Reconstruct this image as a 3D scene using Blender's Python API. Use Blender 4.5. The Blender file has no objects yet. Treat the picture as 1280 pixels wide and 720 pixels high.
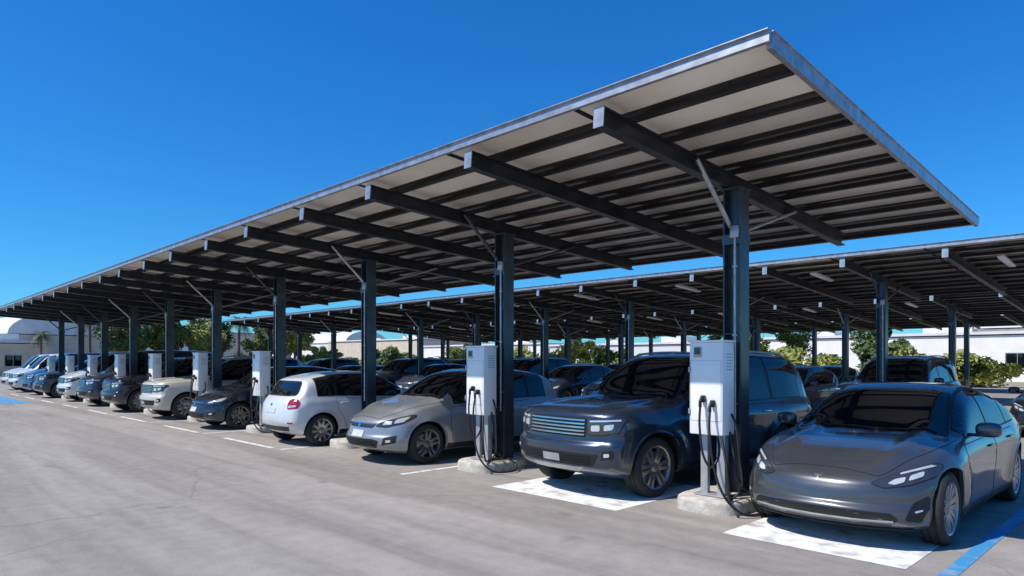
import bpy, bmesh, math, random
from mathutils import Vector, Matrix, noise
from mathutils.bvhtree import BVHTree
random.seed(7)
scene=bpy.context.scene
COL=scene.collection
# ------------------------------------------------------------------ helpers
def link(o): COL.objects.link(o); return o
def meta(o,label=None,cat=None,group=None,kind=None):
    if label: o["label"]=label
    if cat: o["category"]=cat
    if group: o["group"]=group
    if kind: o["kind"]=kind
    return o
def empty(name,loc=(0,0,0),rot=0):
    o=bpy.data.objects.new(name,None); o.location=loc; o.rotation_euler=(0,0,rot); o.empty_display_size=.2
    return link(o)
def finish(bm,name,mats,parent=None,loc=None,smooth=None,rot=None):
    me=bpy.data.meshes.new(name); bm.to_mesh(me); bm.free()
    for m in mats: me.materials.append(m)
    if smooth is not None:
        me.shade_smooth(); me.set_sharp_from_angle(angle=math.radians(smooth))
    o=bpy.data.objects.new(name,me); link(o)
    if parent: o.parent=parent
    if loc is not None: o.location=loc
    if rot is not None: o.rotation_euler=rot
    return o
def inst(me,name,parent=None,loc=(0,0,0),rot=(0,0,0)):
    o=bpy.data.objects.new(name,me); link(o)
    if parent: o.parent=parent
    o.location=loc; o.rotation_euler=rot
    return o
def box(bm,c,s,mi=0,bev=0,M=None):
    r=bmesh.ops.create_cube(bm,size=1)
    vs=r['verts']
    for v in vs:
        v.co=Vector((v.co.x*s[0],v.co.y*s[1],v.co.z*s[2]))
    if bev>0:
        es=list({e for v in vs for e in v.link_edges})
        rr=bmesh.ops.bevel(bm,geom=es,offset=bev,segments=2,affect='EDGES',profile=.5)
        vs=list({v for f in rr['faces'] for v in f.verts}|{v for v in vs if v.is_valid})
    T=Matrix.Translation(Vector(c))
    if M is not None: T=T@M
    for v in vs: v.co=T@v.co
    for f in {f for v in vs for f in v.link_faces}: f.material_index=mi
    return vs
def lathe(bm,prof,seg=40,mi=0,axis='x',closed=False,c=(0,0,0)):
    rings=[]
    for i in range(seg):
        a=2*math.pi*i/seg
        ring=[]
        for r,x in prof:
            if axis=='x': p=(x,r*math.cos(a),r*math.sin(a))
            else: p=(r*math.cos(a),r*math.sin(a),x)
            ring.append(bm.verts.new((p[0]+c[0],p[1]+c[1],p[2]+c[2])))
        rings.append(ring)
    n=len(prof); fs=[]
    for i in range(seg):
        A=rings[i];B=rings[(i+1)%seg]
        for j in range(n-1 if not closed else n):
            k=(j+1)%n
            try:
                f=bm.faces.new((A[j],A[k],B[k],B[j])); f.material_index=mi; fs.append(f)
            except ValueError: pass
    return fs
def tube(bm,pts,r,seg=8,mi=0,smooth_n=0):
    P=[Vector(p) for p in pts]
    if smooth_n:
        Q=[]
        n=len(P)
        for i in range(n-1):
            p0=P[max(i-1,0)];p1=P[i];p2=P[i+1];p3=P[min(i+2,n-1)]
            for j in range(smooth_n):
                t=j/smooth_n
                Q.append(.5*((2*p1)+(-p0+p2)*t+(2*p0-5*p1+4*p2-p3)*t*t+(-p0+3*p1-3*p2+p3)*t**3))
        Q.append(P[-1]); P=Q
    rings=[]; up=Vector((0,0,1))
    prev=None
    for i,p in enumerate(P):
        d=(P[min(i+1,len(P)-1)]-P[max(i-1,0)]).normalized()
        if prev is None:
            a=d.cross(up)
            if a.length<.05: a=d.cross(Vector((1,0,0)))
            a.normalize()
        else:
            a=(prev-d*prev.dot(d)).normalized()
        prev=a; b=d.cross(a)
        rr=r[i] if isinstance(r,(list,tuple)) else r
        rings.append([bm.verts.new(p+rr*(a*math.cos(2*math.pi*k/seg)+b*math.sin(2*math.pi*k/seg))) for k in range(seg)])
    for i in range(len(rings)-1):
        for k in range(seg):
            f=bm.faces.new((rings[i][k],rings[i][(k+1)%seg],rings[i+1][(k+1)%seg],rings[i+1][k])); f.material_index=mi
    for ring,rv in ((rings[0],True),(rings[-1],False)):
        f=bm.faces.new(ring[::-1] if not rv else ring); f.material_index=mi
def curve(pts):
    xs=[p[0] for p in pts]; ys=[p[1] for p in pts]; n=len(xs)
    h=[xs[i+1]-xs[i] for i in range(n-1)]; d=[(ys[i+1]-ys[i])/h[i] for i in range(n-1)]
    m=[0]*n; m[0]=d[0]; m[-1]=d[-1]
    for i in range(1,n-1):
        m[i]=0 if d[i-1]*d[i]<=0 else (h[i-1]+h[i])*3/((2*h[i]+h[i-1])/d[i-1]+(h[i]+2*h[i-1])/d[i])
    def f(x):
        if x<=xs[0]: return ys[0]
        if x>=xs[-1]: return ys[-1]
        i=0
        while x>xs[i+1]: i+=1
        t=(x-xs[i])/h[i]
        return ys[i]*(2*t**3-3*t*t+1)+h[i]*m[i]*(t**3-2*t*t+t)+ys[i+1]*(-2*t**3+3*t*t)+h[i]*m[i+1]*(t**3-t*t)
    return f
def rnd(pts,r,n=4):
    out=[];N=len(pts)
    for i in range(N):
        p=Vector(pts[i]);a=Vector(pts[i-1]);b=Vector(pts[(i+1)%N])
        da=(a-p);db=(b-p);ra=min(r,da.length*.45);rb=min(r,db.length*.45)
        p0=p+da.normalized()*ra;p2=p+db.normalized()*rb
        for k in range(n+1):
            t=k/n
            out.append(tuple(p0*(1-t)**2+p*2*t*(1-t)+p2*t*t))
    return out
def grow(pts,d):
    N=len(pts); A=sum(pts[i][0]*pts[(i+1)%N][1]-pts[(i+1)%N][0]*pts[i][1] for i in range(N))
    sg=1 if A>0 else -1
    out=[]
    for i in range(N):
        a=Vector(pts[i-1]);p=Vector(pts[i]);b=Vector(pts[(i+1)%N])
        e1=(p-a);e2=(b-p)
        if e1.length<1e-6 or e2.length<1e-6: out.append(tuple(p)); continue
        e1.normalize();e2.normalize()
        n=Vector((e1.y+e2.y,-(e1.x+e2.x)))
        if n.length<1e-6: out.append(tuple(p)); continue
        n.normalize(); out.append(tuple(p+n*d*sg))
    return out
# ------------------------------------------------------------------ materials
def newmat(name):
    m=bpy.data.materials.new(name); m.use_nodes=True
    return m,m.node_tree.nodes,m.node_tree.links,m.node_tree.nodes['Principled BSDF']
def mat(name,col,rough=.5,metal=0,coat=0,var=.12,scale=6,bump=0,bscale=40,spec=.5,coatr=.04,emis=None):
    m,N,L,B=newmat(name)
    B.inputs['Roughness'].default_value=rough; B.inputs['Metallic'].default_value=metal
    B.inputs['Coat Weight'].default_value=coat; B.inputs['Coat Roughness'].default_value=coatr
    B.inputs['Specular IOR Level'].default_value=spec
    tc=N.new('ShaderNodeTexCoord'); nz=N.new('ShaderNodeTexNoise'); nz.inputs['Scale'].default_value=scale; nz.inputs['Detail'].default_value=5
    L.new(tc.outputs['Object'],nz.inputs['Vector'])
    r=N.new('ShaderNodeValToRGB'); r.color_ramp.elements[0].position=.3; r.color_ramp.elements[1].position=.7
    a=[c*(1-var) for c in col]; b=[min(1,c*(1+var)) for c in col]
    r.color_ramp.elements[0].color=(*a,1); r.color_ramp.elements[1].color=(*b,1)
    L.new(nz.outputs['Fac'],r.inputs['Fac']); L.new(r.outputs['Color'],B.inputs['Base Color'])
    if bump:
        n2=N.new('ShaderNodeTexNoise'); n2.inputs['Scale'].default_value=bscale; n2.inputs['Detail'].default_value=4
        L.new(tc.outputs['Object'],n2.inputs['Vector'])
        bp=N.new('ShaderNodeBump'); bp.inputs['Strength'].default_value=bump; bp.inputs['Distance'].default_value=.02
        L.new(n2.outputs['Fac'],bp.inputs['Height']); L.new(bp.outputs['Normal'],B.inputs['Normal'])
    return m
def paint(name,col,metal=.45,rough=.32):
    m,N,L,B=newmat(name)
    B.inputs['Metallic'].default_value=metal; B.inputs['Roughness'].default_value=rough
    B.inputs['Coat Weight'].default_value=1; B.inputs['Coat Roughness'].default_value=.03
    tc=N.new('ShaderNodeTexCoord'); sep=N.new('ShaderNodeSeparateXYZ'); L.new(tc.outputs['Object'],sep.inputs[0])
    nz=N.new('ShaderNodeTexNoise'); nz.inputs['Scale'].default_value=7; nz.inputs['Detail'].default_value=6; L.new(tc.outputs['Object'],nz.inputs['Vector'])
    mr=N.new('ShaderNodeMapRange'); mr.inputs['From Min'].default_value=.75; mr.inputs['From Max'].default_value=.15; mr.inputs['To Min'].default_value=0.02; mr.inputs['To Max'].default_value=.55
    L.new(sep.outputs['Z'],mr.inputs['Value'])
    mu=N.new('ShaderNodeMath'); mu.operation='MULTIPLY'; L.new(mr.outputs[0],mu.inputs[0]); L.new(nz.outputs['Fac'],mu.inputs[1])
    mx=N.new('ShaderNodeMix'); mx.data_type='RGBA'; mx.inputs['A'].default_value=(*col,1); mx.inputs['B'].default_value=(.16,.145,.13,1)
    L.new(mu.outputs[0],mx.inputs['Factor']); L.new(mx.outputs['Result'],B.inputs['Base Color'])
    return m
M_dark=mat('black_plastic',(.010,.010,.011),.5)
M_seam=mat('panel_gap',(.004,.004,.004),.8)
M_glass=mat('tinted_glass',(.006,.008,.010),.02,spec=.75,var=.05)
M_tyre=mat('tyre_rubber',(.022,.021,.02),.8,bump=.3,bscale=60)
M_rimd=mat('dark_alloy',(.16,.16,.165),.32,.8)
M_rims=mat('silver_alloy',(.34,.34,.35),.3,.85)
M_chrome=mat('chrome',(.60,.60,.61),.22,1)
M_lens=mat('clear_lens',(.66,.68,.70),.06,.35,coat=1)
M_lampd=mat('lamp_housing',(.05,.055,.06),.10,.3,coat=1)
M_red=mat('red_lens',(.38,.01,.012),.12,coat=1)
M_plate=mat('plate_white',(.55,.55,.53),.5)
M_steel=mat('painted_steel',(.060,.070,.086),.28,.4,var=.35,scale=2.5,bump=.04)
M_beam=mat('dark_beam_steel',(.035,.037,.042),.36,.4,var=.3,scale=2)
M_galv=mat('galvanised_steel',(.42,.42,.43),.36,.65,var=.25,scale=9)
M_purl=mat('purlin_steel',(.030,.029,.030),.45,.3,var=.3,scale=2)
M_conc=mat('concrete',(.50,.46,.40),.85,var=.25,scale=9,bump=.5,bscale=30)
M_cab=mat('cabinet_white',(.88,.87,.85),.35,coat=.3,var=.04,scale=3)
M_cable=mat('black_cable',(.012,.012,.013),.45)
M_grey=mat('grey_metal',(.42,.43,.44),.4,.4)
P_char=paint('charcoal_paint',(.072,.080,.094),.5,.3)
P_navy=paint('slate_blue_paint',(.026,.042,.075),.45,.28)
P_silv=paint('silver_paint',(.34,.35,.365),.5,.33)
P_white=paint('silver_white_paint',(.70,.72,.75),.15,.35)
P_black=paint('dark_blue_paint',(.010,.016,.030),.4,.25)
P_cream=paint('cream_paint',(.62,.58,.50),.1,.4)
P_blue=paint('mid_blue_paint',(.04,.11,.22),.4,.3)
P_grey=paint('grey_paint',(.15,.16,.18),.5,.3)
# ------------------------------------------------------------------ car
def smooth01(a,b,x):
    t=max(0,min(1,(x-a)/(b-a))); return t*t*(3-2*t)
class Car: pass
def build_shell(sp):
    c=Car(); c.sp=sp; L=c.L=sp['L']; c.T=curve(sp['T']); c.zs=curve(sp['zs']); c.w=curve(sp['w']); c.zb=curve(sp['zb']); c.bow=curve(sp['bow'])
    c.lf=curve(sp['leanf']); c.lr=curve(sp['leanr']); W=c.W=max(p[1] for p in sp['w']); n=sp.get('n',6); k=sp.get('k',.33)
    rf,rr=sp.get('rf',.1),sp.get('rr',.08)
    side=curve([(0,.86),(.02,.905),(.07,.945),(.2,.975),(.4,.993),(.62,1.0),(.8,.99),(.92,.97),(1,.93)])
    fr=sp.get('flare',.012); R=sp['R']
    def deform(x,s,z):
        q=(abs(x)/W)**2.4
        s2=s+c.bow(s)*q
        s2+=c.lf(z)*(1-smooth01(0,.6,s))+c.lr(z)*smooth01(L-.5,L,s)
        return (x,s2-L/2,z)
    c.deform=deform
    def section(s):
        w=c.w(s);zb=c.zb(s);zs=c.zs(s);T=max(c.T(s),zs+.02)
        pts=[(0,zb),(w*.45,zb)]
        for i in range(17):
            f=i/16; f=f**1.15
            z=zb+f*(zs-zb); x=side(f)*w
            if fr:
                for ax in sp['ax']:
                    dd=math.hypot(s-ax,z-R)
                    x+=fr*math.exp(-((dd-R*1.08)/.10)**2)*(1 if f<.97 else 0)
            x+=sp.get('ridge',.008)*math.exp(-((f-.80)/.06)**2)-sp.get('scoop',.016)*math.exp(-((f-.35)/.18)**2)*smooth01(sp['ax'][0]+.4,sp['ax'][0]+.7,s)*(1-smooth01(sp['ax'][1]-.7,sp['ax'][1]-.4,s))
            pts.append((x,z))
        ws=w*.93; h=T-zs
        D=[]
        nn=3.2+(n-3.2)*smooth01(.05,.3,h)
        hr=sp.get('hoodridge',.010)*smooth01(.15,.45,s)*(1-smooth01(.06,.2,h))
        for i in range(161):
            a=math.pi/2*i/160
            ca=max(0,math.cos(a))**(2/nn); sa=max(0,math.sin(a))**(2/nn)
            z=zs+h*sa; x=ca*(ws-k*(z-zs)); z-=sp.get('crown',.035)*(x/ws)**2*sa*smooth01(.1,.3,h)
            z+=hr*math.exp(-((x/ws-.62)/.10)**2)
            D.append((x,z))
        acc=[0]
        for i in range(160): acc.append(acc[-1]+math.hypot(D[i+1][0]-D[i][0],D[i+1][1]-D[i][1]))
        M=28; j=0
        for m in range(1,M):
            t=acc[-1]*m/M
            while acc[j+1]<t: j+=1
            u=(t-acc[j])/(acc[j+1]-acc[j]+1e-9)
            pts.append((D[j][0]+(D[j+1][0]-D[j][0])*u,D[j][1]+(D[j+1][1]-D[j][1])*u))
        pts.append((0,T))
        ins=0
        if s<rf: ins=rf*(1-math.sqrt(max(0,1-(1-s/rf)**2)))
        if s>L-rr: ins=rr*(1-math.sqrt(max(0,1-(1-(L-s)/rr)**2)))
        if ins:
            zc=(zb+T)/2;hh=(T-zb)/2
            pts=[(x*(w-ins)/w,zc+(z-zc)*(hh-ins*.8)/hh) for x,z in pts]
        return pts
    st=[rf*(1-math.cos(math.pi/2*i/7)) for i in range(8)]
    m=int((L-rf-rr)/.04)
    st+=[rf+(L-rf-rr)*i/m for i in range(1,m)]
    st+=[L-rr*(1-math.cos(math.pi/2*i/6)) for i in range(6,-1,-1)]
    bm=bmesh.new(); rings=[]
    def ring(pts,s):
        full=pts+[(-x,z) for x,z in pts[-2:0:-1]]
        return [bm.verts.new(deform(x,s,z)) for x,z in full]
    for s in st: rings.append(ring(section(s),s))
    def bridge(A,B):
        N=len(A)
        for i in range(N): bm.faces.new((A[i],A[(i+1)%N],B[(i+1)%N],B[i]))
    for a,b in zip(rings,rings[1:]): bridge(a,b)
    for end,sgn in ((0,-1),(-1,1)):
        s=st[end]; pts=section(s); zc=(pts[0][1]+pts[-1][1])/2
        last=rings[end]
        for f in (.9,.78,.64,.5,.35,.2,.08):
            R2=ring([(x*f,zc+(z-zc)*f) for x,z in pts],s+sgn*.02*(1-f*f))
            bridge(R2,last) if sgn<0 else bridge(last,R2)
            last=R2
        cv=bm.verts.new(deform(0,s+sgn*.02,zc)); N=len(last)
        for i in range(N):
            bm.faces.new((cv,last[i],last[(i+1)%N]) if sgn<0 else (last[(i+1)%N],last[i],cv))
    bmesh.ops.recalc_face_normals(bm,faces=bm.faces)
    c.bvh=BVHTree.FromBMesh(bm)
    me=bpy.data.meshes.new('body'); bm.to_mesh(me); bm.free()
    me.materials.append(sp['paint']); me.materials.append(M_dark)
    o=bpy.data.objects.new('body',me); link(o)
    cb=bmesh.new(); Ra=R+sp.get('gap',.045)
    for ax in sp['ax']:
        for sd in (1,-1):
            x0,x1=sd*(c.w(ax)-.34),sd*(W+.2)
            r=bmesh.ops.create_cone(cb,cap_ends=True,segments=56,radius1=Ra,radius2=Ra,depth=abs(x1-x0))
            Mx=Matrix.Translation(((x0+x1)/2,ax-L/2,R+.005))@Matrix.Rotation(math.pi/2,4,'Y')
            for v in r['verts']: v.co=Mx@v.co
    cm=bpy.data.meshes.new('cut'); cb.to_mesh(cm); cb.free(); cm.materials.append(M_dark)
    co=bpy.data.objects.new('cut',cm); link(co)
    md=o.modifiers.new('b','BOOLEAN'); md.operation='DIFFERENCE'; md.object=co; md.solver='EXACT'; md.material_mode='TRANSFER'
    dg=bpy.context.evaluated_depsgraph_get(); dg.update()
    m2=bpy.data.meshes.new_from_object(o.evaluated_get(dg)); m2.name='body'
    o.modifiers.clear(); o.data=m2
    bpy.data.objects.remove(co); bpy.data.meshes.remove(me)
    m2.shade_smooth(); m2.set_sharp_from_angle(angle=math.radians(38))
    c.body=o
    return c
class Patch:
    def __init__(s,c): s.c=c; s.bm=bmesh.new()
    def add(s,outline,mode,off=.004,mi=0,side=1,step=.045):
        c=s.c; L=c.L; t=bmesh.new()
        vs=[t.verts.new((u,v,0)) for u,v in outline]
        t.faces.new(vs)
        us=[u for u,_ in outline]; v_=[v for _,v in outline]
        for ax,(lo,hi) in ((0,(min(us),max(us))),(1,(min(v_),max(v_)))):
            kk=int(math.floor(lo/step))+1
            while kk*step<hi:
                co=[0,0,0];no=[0,0,0];co[ax]=kk*step;no[ax]=1
                bmesh.ops.bisect_plane(t,geom=t.verts[:]+t.edges[:]+t.faces[:],plane_co=co,plane_no=no,dist=1e-5)
                kk+=1
        mp={};nm={}
        for v in t.verts:
            u,w=v.co.x,v.co.y
            if mode=='side': o=Vector((side*3,u-L/2,w)); d=Vector((-side,0,0))
            elif mode=='front': o=Vector((u,-6,w)); d=Vector((0,1,0))
            elif mode=='rear': o=Vector((u,6,w)); d=Vector((0,-1,0))
            else: o=Vector((u,w-L/2,4)); d=Vector((0,0,-1))
            h=c.bvh.ray_cast(o,d)
            if h[0] is None:
                h=c.bvh.find_nearest(o+d*(3 if mode=='side' else 3.8))
            nv=s.bm.verts.new(h[0]+h[1]*off); mp[v]=nv; nm[nv]=h[1]*off
        new=[]
        for f in t.faces:
            try: nf=s.bm.faces.new([mp[v] for v in f.verts])
            except ValueError: continue
            nf.normal_update(); 
            if nf.normal.dot(nm[nf.verts[0]])<0: nf.normal_flip()
            nf.material_index=mi; nf.smooth=True; new.append(nf)
        t.free()
        be=[e for f in new for e in f.edges if len(e.link_faces)==1]
        be=list(set(be))
        r=bmesh.ops.extrude_edge_only(s.bm,edges=be)
        src={}
        for g in r['geom']:
            if isinstance(g,bmesh.types.BMVert):
                best=None
                for e in g.link_edges:
                    ov=e.other_vert(g)
                    if ov in nm and (ov.co-g.co).length<1e-6: best=ov
                if best: src[g]=nm[best]
            elif isinstance(g,bmesh.types.BMFace): g.material_index=mi
        for g,n in src.items(): g.co-=n*1.5
        return s
    def done(s,name,mats,parent):
        return finish(s.bm,name,mats,parent,smooth=45)
WCACHE={}
def wheel_meshes(R,wid,n,style,rimmat):
    key=(R,wid,n,style,rimmat.name)
    if key in WCACHE: return WCACHE[key]
    rr=R*.71; h=wid/2
    bm=bmesh.new()
    pr=[(rr,-h+.015),(rr+.02,-h+.004),(R*.86,-h),(R-.03,-h+.008),(R-.008,-h+.022),(R,-h+.04)]
    for g in (-.25,0,.25):
        x=g*wid; pr+=[(R,x-.008),(R-.008,x-.006),(R-.008,x+.006),(R,x+.008)]
    pr+=[(R,h-.04),(R-.008,h-.022),(R-.03,h-.008),(R*.86,h),(rr+.02,h-.004),(rr,h-.015)]
    lathe(bm,pr,56)
    bmesh.ops.recalc_face_normals(bm,faces=bm.faces)
    ty=finish(bm,'tyre',[M_tyre],smooth=40)
    bm=bmesh.new()
    lathe(bm,[(rr-.03,-h+.02),(rr-.03,h-.06),(rr-.012,h-.018),(rr+.004,h-.008),(rr+.008,h-.014),(rr,h-.03)],48)
    for i in range(n):
        a=2*math.pi*i/n
        offs=[0] if style=='single' else [-.5,.5]
        for of in offs:
            w0=.034 if style=='single' else .018; w1=.022 if style=='single' else .014
            sep0=of*.035; sep1=of*(.10)*rr/.23
            if style=='wide': w0,w1=.022,.022; sep1=of*.085
            sec=[]
            for r_,w_,x_,th,sp_ in ((.045,w0,h-.045,.03,sep0),(rr*.5,(w0+w1)/2,h-.026,.026,(sep0+sep1)/2),(rr-.012,w1,h-.022,.026,sep1)):
                ring=[]
                for dx,dt in ((0,-w_),(0,w_),(-th,w_*1.2),(-th,-w_*1.2)):
                    y=r_;z=dt+sp_
                    ring.append(bm.verts.new((x_+dx,y*math.cos(a)-z*math.sin(a),y*math.sin(a)+z*math.cos(a))))
                sec.append(ring)
            for A,B in zip(sec,sec[1:]):
                for q in range(4): bm.faces.new((A[q],A[(q+1)%4],B[(q+1)%4],B[q]))
    lathe(bm,[(.0001,h-.03),(.03,h-.03),(.034,h-.034),(.06,h-.04),(.066,h-.06)],24)
    for i in range(5):
        a=2*math.pi*i/5
        lathe(bm,[(.0001,h-.032),(.007,h-.032),(.008,h-.045)],8,c=(0,.047*math.cos(a),.047*math.sin(a)))
    bmesh.ops.recalc_face_normals(bm,faces=bm.faces)
    ri=finish(bm,'rim',[rimmat],smooth=30)
    bm=bmesh.new()
    lathe(bm,[(.0001,h-.09),(rr*.72,h-.09),(rr*.72,h-.11),(.0001,h-.11)],32)
    lathe(bm,[(rr-.032,-h+.03),(.0001,-h+.03)],24,mi=1)
    bmesh.ops.recalc_face_normals(bm,faces=bm.faces)
    di=finish(bm,'wheel',[M_grey,M_seam],smooth=30)
    res=(ty.data,ri.data,di.data)
    for o in (ty,ri,di): bpy.data.objects.remove(o)
    WCACHE[key]=res
    return res
def build_car(sp):
    c=build_shell(sp); L=c.L; W=c.W; zs=c.zs;T=c.T
    root=empty('parked_car'); c.body.parent=root
    pt=sp['paint']
    def DS(s,x): return s+c.bow(s)*(abs(x)/W)**2.4
    s0,s1=sp['wind']
    kk=sp.get('k',.33)
    def ex(s,f=.80): return f*(c.w(s)*.93-kk*(T(s)-zs(s)))
    rt=[];N=12
    for i in range(N+1):
        s=s0+(s1-s0)*i/N; f=.86-.05*i/N
        x=ex(s,f); rt.append((x,DS(s,x)))
    def bar(s,x0,n=8): return [(-x0+2*x0*j/n,DS(s,-x0+2*x0*j/n)) for j in range(1,n)]
    out=[(x,s) for x,s in rt]
    topx=rt[-1][0]; out+= [(x,y) for x,y in bar(s1,topx)][::-1]
    out+=[(-x,s) for x,s in rt[::-1]]; out+=bar(s0,rt[0][0])
    p=Patch(c); p.add(grow(out,.022),'top',.003,1); p.add(out,'top',.006,0); p.done('windscreen',[M_glass,M_dark],root)
    z0,z1,hw0,hw1=sp['rglass']
    p=Patch(c); o2=rnd([(-hw0,z0),(hw0,z0),(hw1,z1),(-hw1,z1)],.06)
    p.add(grow(o2,.02),'rear',.003,1); p.add(o2,'rear',.006,0); p.done('rear_window',[M_glass,M_dark],root)
    for sd in (1,-1):
        allp=sp['panes']
        def sideout(sa,sb,ft,zoff,N=14):
            top=[];bot=[]
            for i in range(N+1):
                s=sa+(sb-sa)*i/N
                zt=zs(s)+ft*(T(s)-zs(s)); zb_=zs(s)+zoff
                if zt-zb_<.015: continue
                xx=c.w(s)*.93-.25*(zt-zs(s))
                top.append((DS(s,xx),zt)); bot.append((DS(s,c.w(s)*.93),zb_))
            return bot+top[::-1]
        p=Patch(c); p.add(sideout(allp[0][0]-.03,allp[-1][1]+.03,.90,.008,30),'side',.003,0,sd); p.done('window_surround',[M_dark],root)
        for sa,sb in allp:
            o3=sideout(sa,sb,.86,.028)
            if len(o3)<4: continue
            p=Patch(c); p.add(rnd(o3,.02,2),'side',.0065,0,sd); p.done('side_window',[M_glass],root)
        for di,(pa) in enumerate(sp['doors']):
            o4=rnd(pa,.05,4)
            p=Patch(c); p.add(grow(o4,.007),'side',.0012,1,sd); p.add(o4,'side',.003,0,sd)
            d=p.done('door',[pt,M_seam],root)
            hs,hz=sp['handles'][di]
            h=c.bvh.ray_cast(Vector((sd*3,hs-L/2,hz)),Vector((-sd,0,0)))
            bm=bmesh.new(); box(bm,(h[0].x+sd*.016,h[0].y,h[0].z),(.022,.19,.026),0,.008)
            finish(bm,'handle',[sp.get('hmat',pt)],d,smooth=40)
        ms=sp['mirror']; mz=zs(ms)+.10; mx=c.w(ms)+.10
        bm=bmesh.new()
        bmesh.ops.create_icosphere(bm,subdivisions=3,radius=1)
        for v in bm.verts:
            q=v.co; q=Vector([math.copysign(abs(t)**.72,t) for t in q])
            v.co=Vector((q.x*.115,max(q.y,-1)*.075 if q.y<0 else q.y*.03,q.z*.075))+Vector((sd*mx,ms-L/2+.1,mz))
        box(bm,(sd*(mx-.13),ms-L/2+.11,mz-.06),(.14,.05,.03),1,.01)
        box(bm,(sd*mx,ms-L/2+.128,mz),(.17,.01,.10),2,.004)
        finish(bm,'door_mirror',[sp.get('mmat',pt),M_dark,M_glass],root,smooth=50)
        p=Patch(c)
        hl=[(sd*x,z) for x,z in sp['hl']]
        p.add(grow(hl,.006),'front',.003,2,step=.03)
        p.add(hl,'front',.006,0,step=.03)
        for q in sp['hli']: p.add([(sd*x,z) for x,z in q],'front',.011,1,step=.03)
        p.done('headlight',[M_lampd,M_lens,M_seam],root)
        p=Patch(c)
        p.add([(sd*x,z) for x,z in sp['tl']],'rear',.007,0,step=.03)
        if 'tli' in sp: p.add([(sd*x,z) for x,z in sp['tli']],'rear',.011,1,step=.03)
        p.done('tail_light',[M_red,M_lens],root)
    hd=sp['hood']
    o5=rnd([(x,s) for x,s in hd]+[(-x,s) for x,s in hd[::-1]],.05,3)
    o5=[(x,DS(s,x)) for x,s in o5]
    p=Patch(c); p.add(grow(o5,.007),'top',.0012,1); p.add(o5,'top',.003,0); p.done('bonnet',[pt,M_seam],root)
    for wx in (-.45,.12):
        bm=bmesh.new(); pts=[]
        for i in range(8):
            x=wx+i*.075; s=DS(s0+.015+.03*math.sin(i/7*3.1),x)
            h=c.bvh.ray_cast(Vector((x,s-L/2,4)),Vector((0,0,-1))); pts.append((x,s-L/2,h[0].z+.016))
        tube(bm,pts,.007,6); finish(bm,'wiper',[M_dark],root,smooth=60)
    for md_,lst in (('front',sp['front']),('rear',sp.get('rear',[]))):
        for nm,items,mats in lst:
            p=Patch(c)
            for outl,off,mi in items: p.add(outl,md_,off,mi,step=.04)
            p.done(nm,mats,root)
    if sp.get('sill'):
        for sd in (1,-1):
            p=Patch(c); a=sp['ax'][0]+sp['R']+.07; b=sp['ax'][1]-sp['R']-.07; z=c.zb(L/2)
            p.add([(a,z+.035),(b,z+.035),(b,z+.12),(a,z+.12)],'side',.008,0,sd); p.done('side_skirt',[M_dark],root)
    if sp.get('rails'):
        for sd in (1,-1):
            bm=bmesh.new(); pts=[]
            a,b=sp['rails']
            for i in range(13):
                s=a+(b-a)*i/12; x=sd*(c.w(s)*.93-kk*(T(s)-zs(s)))*.86
                h=c.bvh.ray_cast(Vector((x,s-L/2,4)),Vector((0,0,-1)))
                pts.append((x,s-L/2,h[0].z+(.05 if 0<i<12 else .0)))
            tube(bm,pts,.018,8); finish(bm,'roof_rail',[M_grey],root,smooth=50)
    ty,ri,di=wheel_meshes(sp['R'],sp['tw'],*sp['rim'])
    for ax in sp['ax']:
        for sd in (1,-1):
            x=sd*(c.w(ax)-sp['tw']/2-.012)
            w=inst(di,'wheel',root,(x,ax-L/2,sp['R']-.002),(random.random()*6,0,0 if sd>0 else math.pi))
            inst(ty,'tyre',w); inst(ri,'rim',w)
    for ax in sp['ax']:
        for sd in (1,-1):
            bm=bmesh.new(); Ra=sp['R']+sp.get('gap',.045)
            prev=None
            for i in range(41):
                a=math.radians(-18+216*i/40)
                z=sp['R']+.005+Ra*math.sin(a)
                if z<c.zb(ax)+.03: continue
                row=[]
                for dr,dx in ((-.004,-.03),(-.004,.004),(.022,.006),(.030,-.004)):
                    yy=ax-L/2+(Ra+dr)*math.cos(a); zz=sp['R']+.005+(Ra+dr)*math.sin(a)
                    h=c.bvh.ray_cast(Vector((sd*3,ax-L/2+(Ra+max(dr,.004))*math.cos(a),sp['R']+.005+(Ra+max(dr,.004))*math.sin(a))),Vector((-sd,0,0)))
                    if h[0] is None: h=(Vector((sd*W*.9,0,0)),)
                    row.append(bm.verts.new((h[0].x+sd*dx,yy,zz)))
                if prev:
                    for q in range(3): bm.faces.new((prev[q],prev[q+1],row[q+1],row[q]))
                prev=row
            bmesh.ops.recalc_face_normals(bm,faces=bm.faces)
            finish(bm,'wheel_arch_trim',[sp.get('arch',pt)],root,smooth=60)
    return root
def rect(x0,x1,z0,z1,r=.02): return rnd([(x0,z0),(x1,z0),(x1,z1),(x0,z1)],r,3)
def sym(pts,r=.02): return rnd(pts+[(-x,z) for x,z in pts[::-1]],r,3)
def both(name,pts,r,off,mats,inner=None):
    out=[]
    for s in (1,-1):
        it=[(rnd([(s*x,z) for x,z in pts],r,3),off,0)]
        if inner: it.append((rnd([(s*x,z) for x,z in inner],.01,3),off+.006,1))
        out.append((name,it,mats))
    return out
LR=[(.3,-.08),(.5,0),(.8,-.03),(1.1,-.1)]
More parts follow.
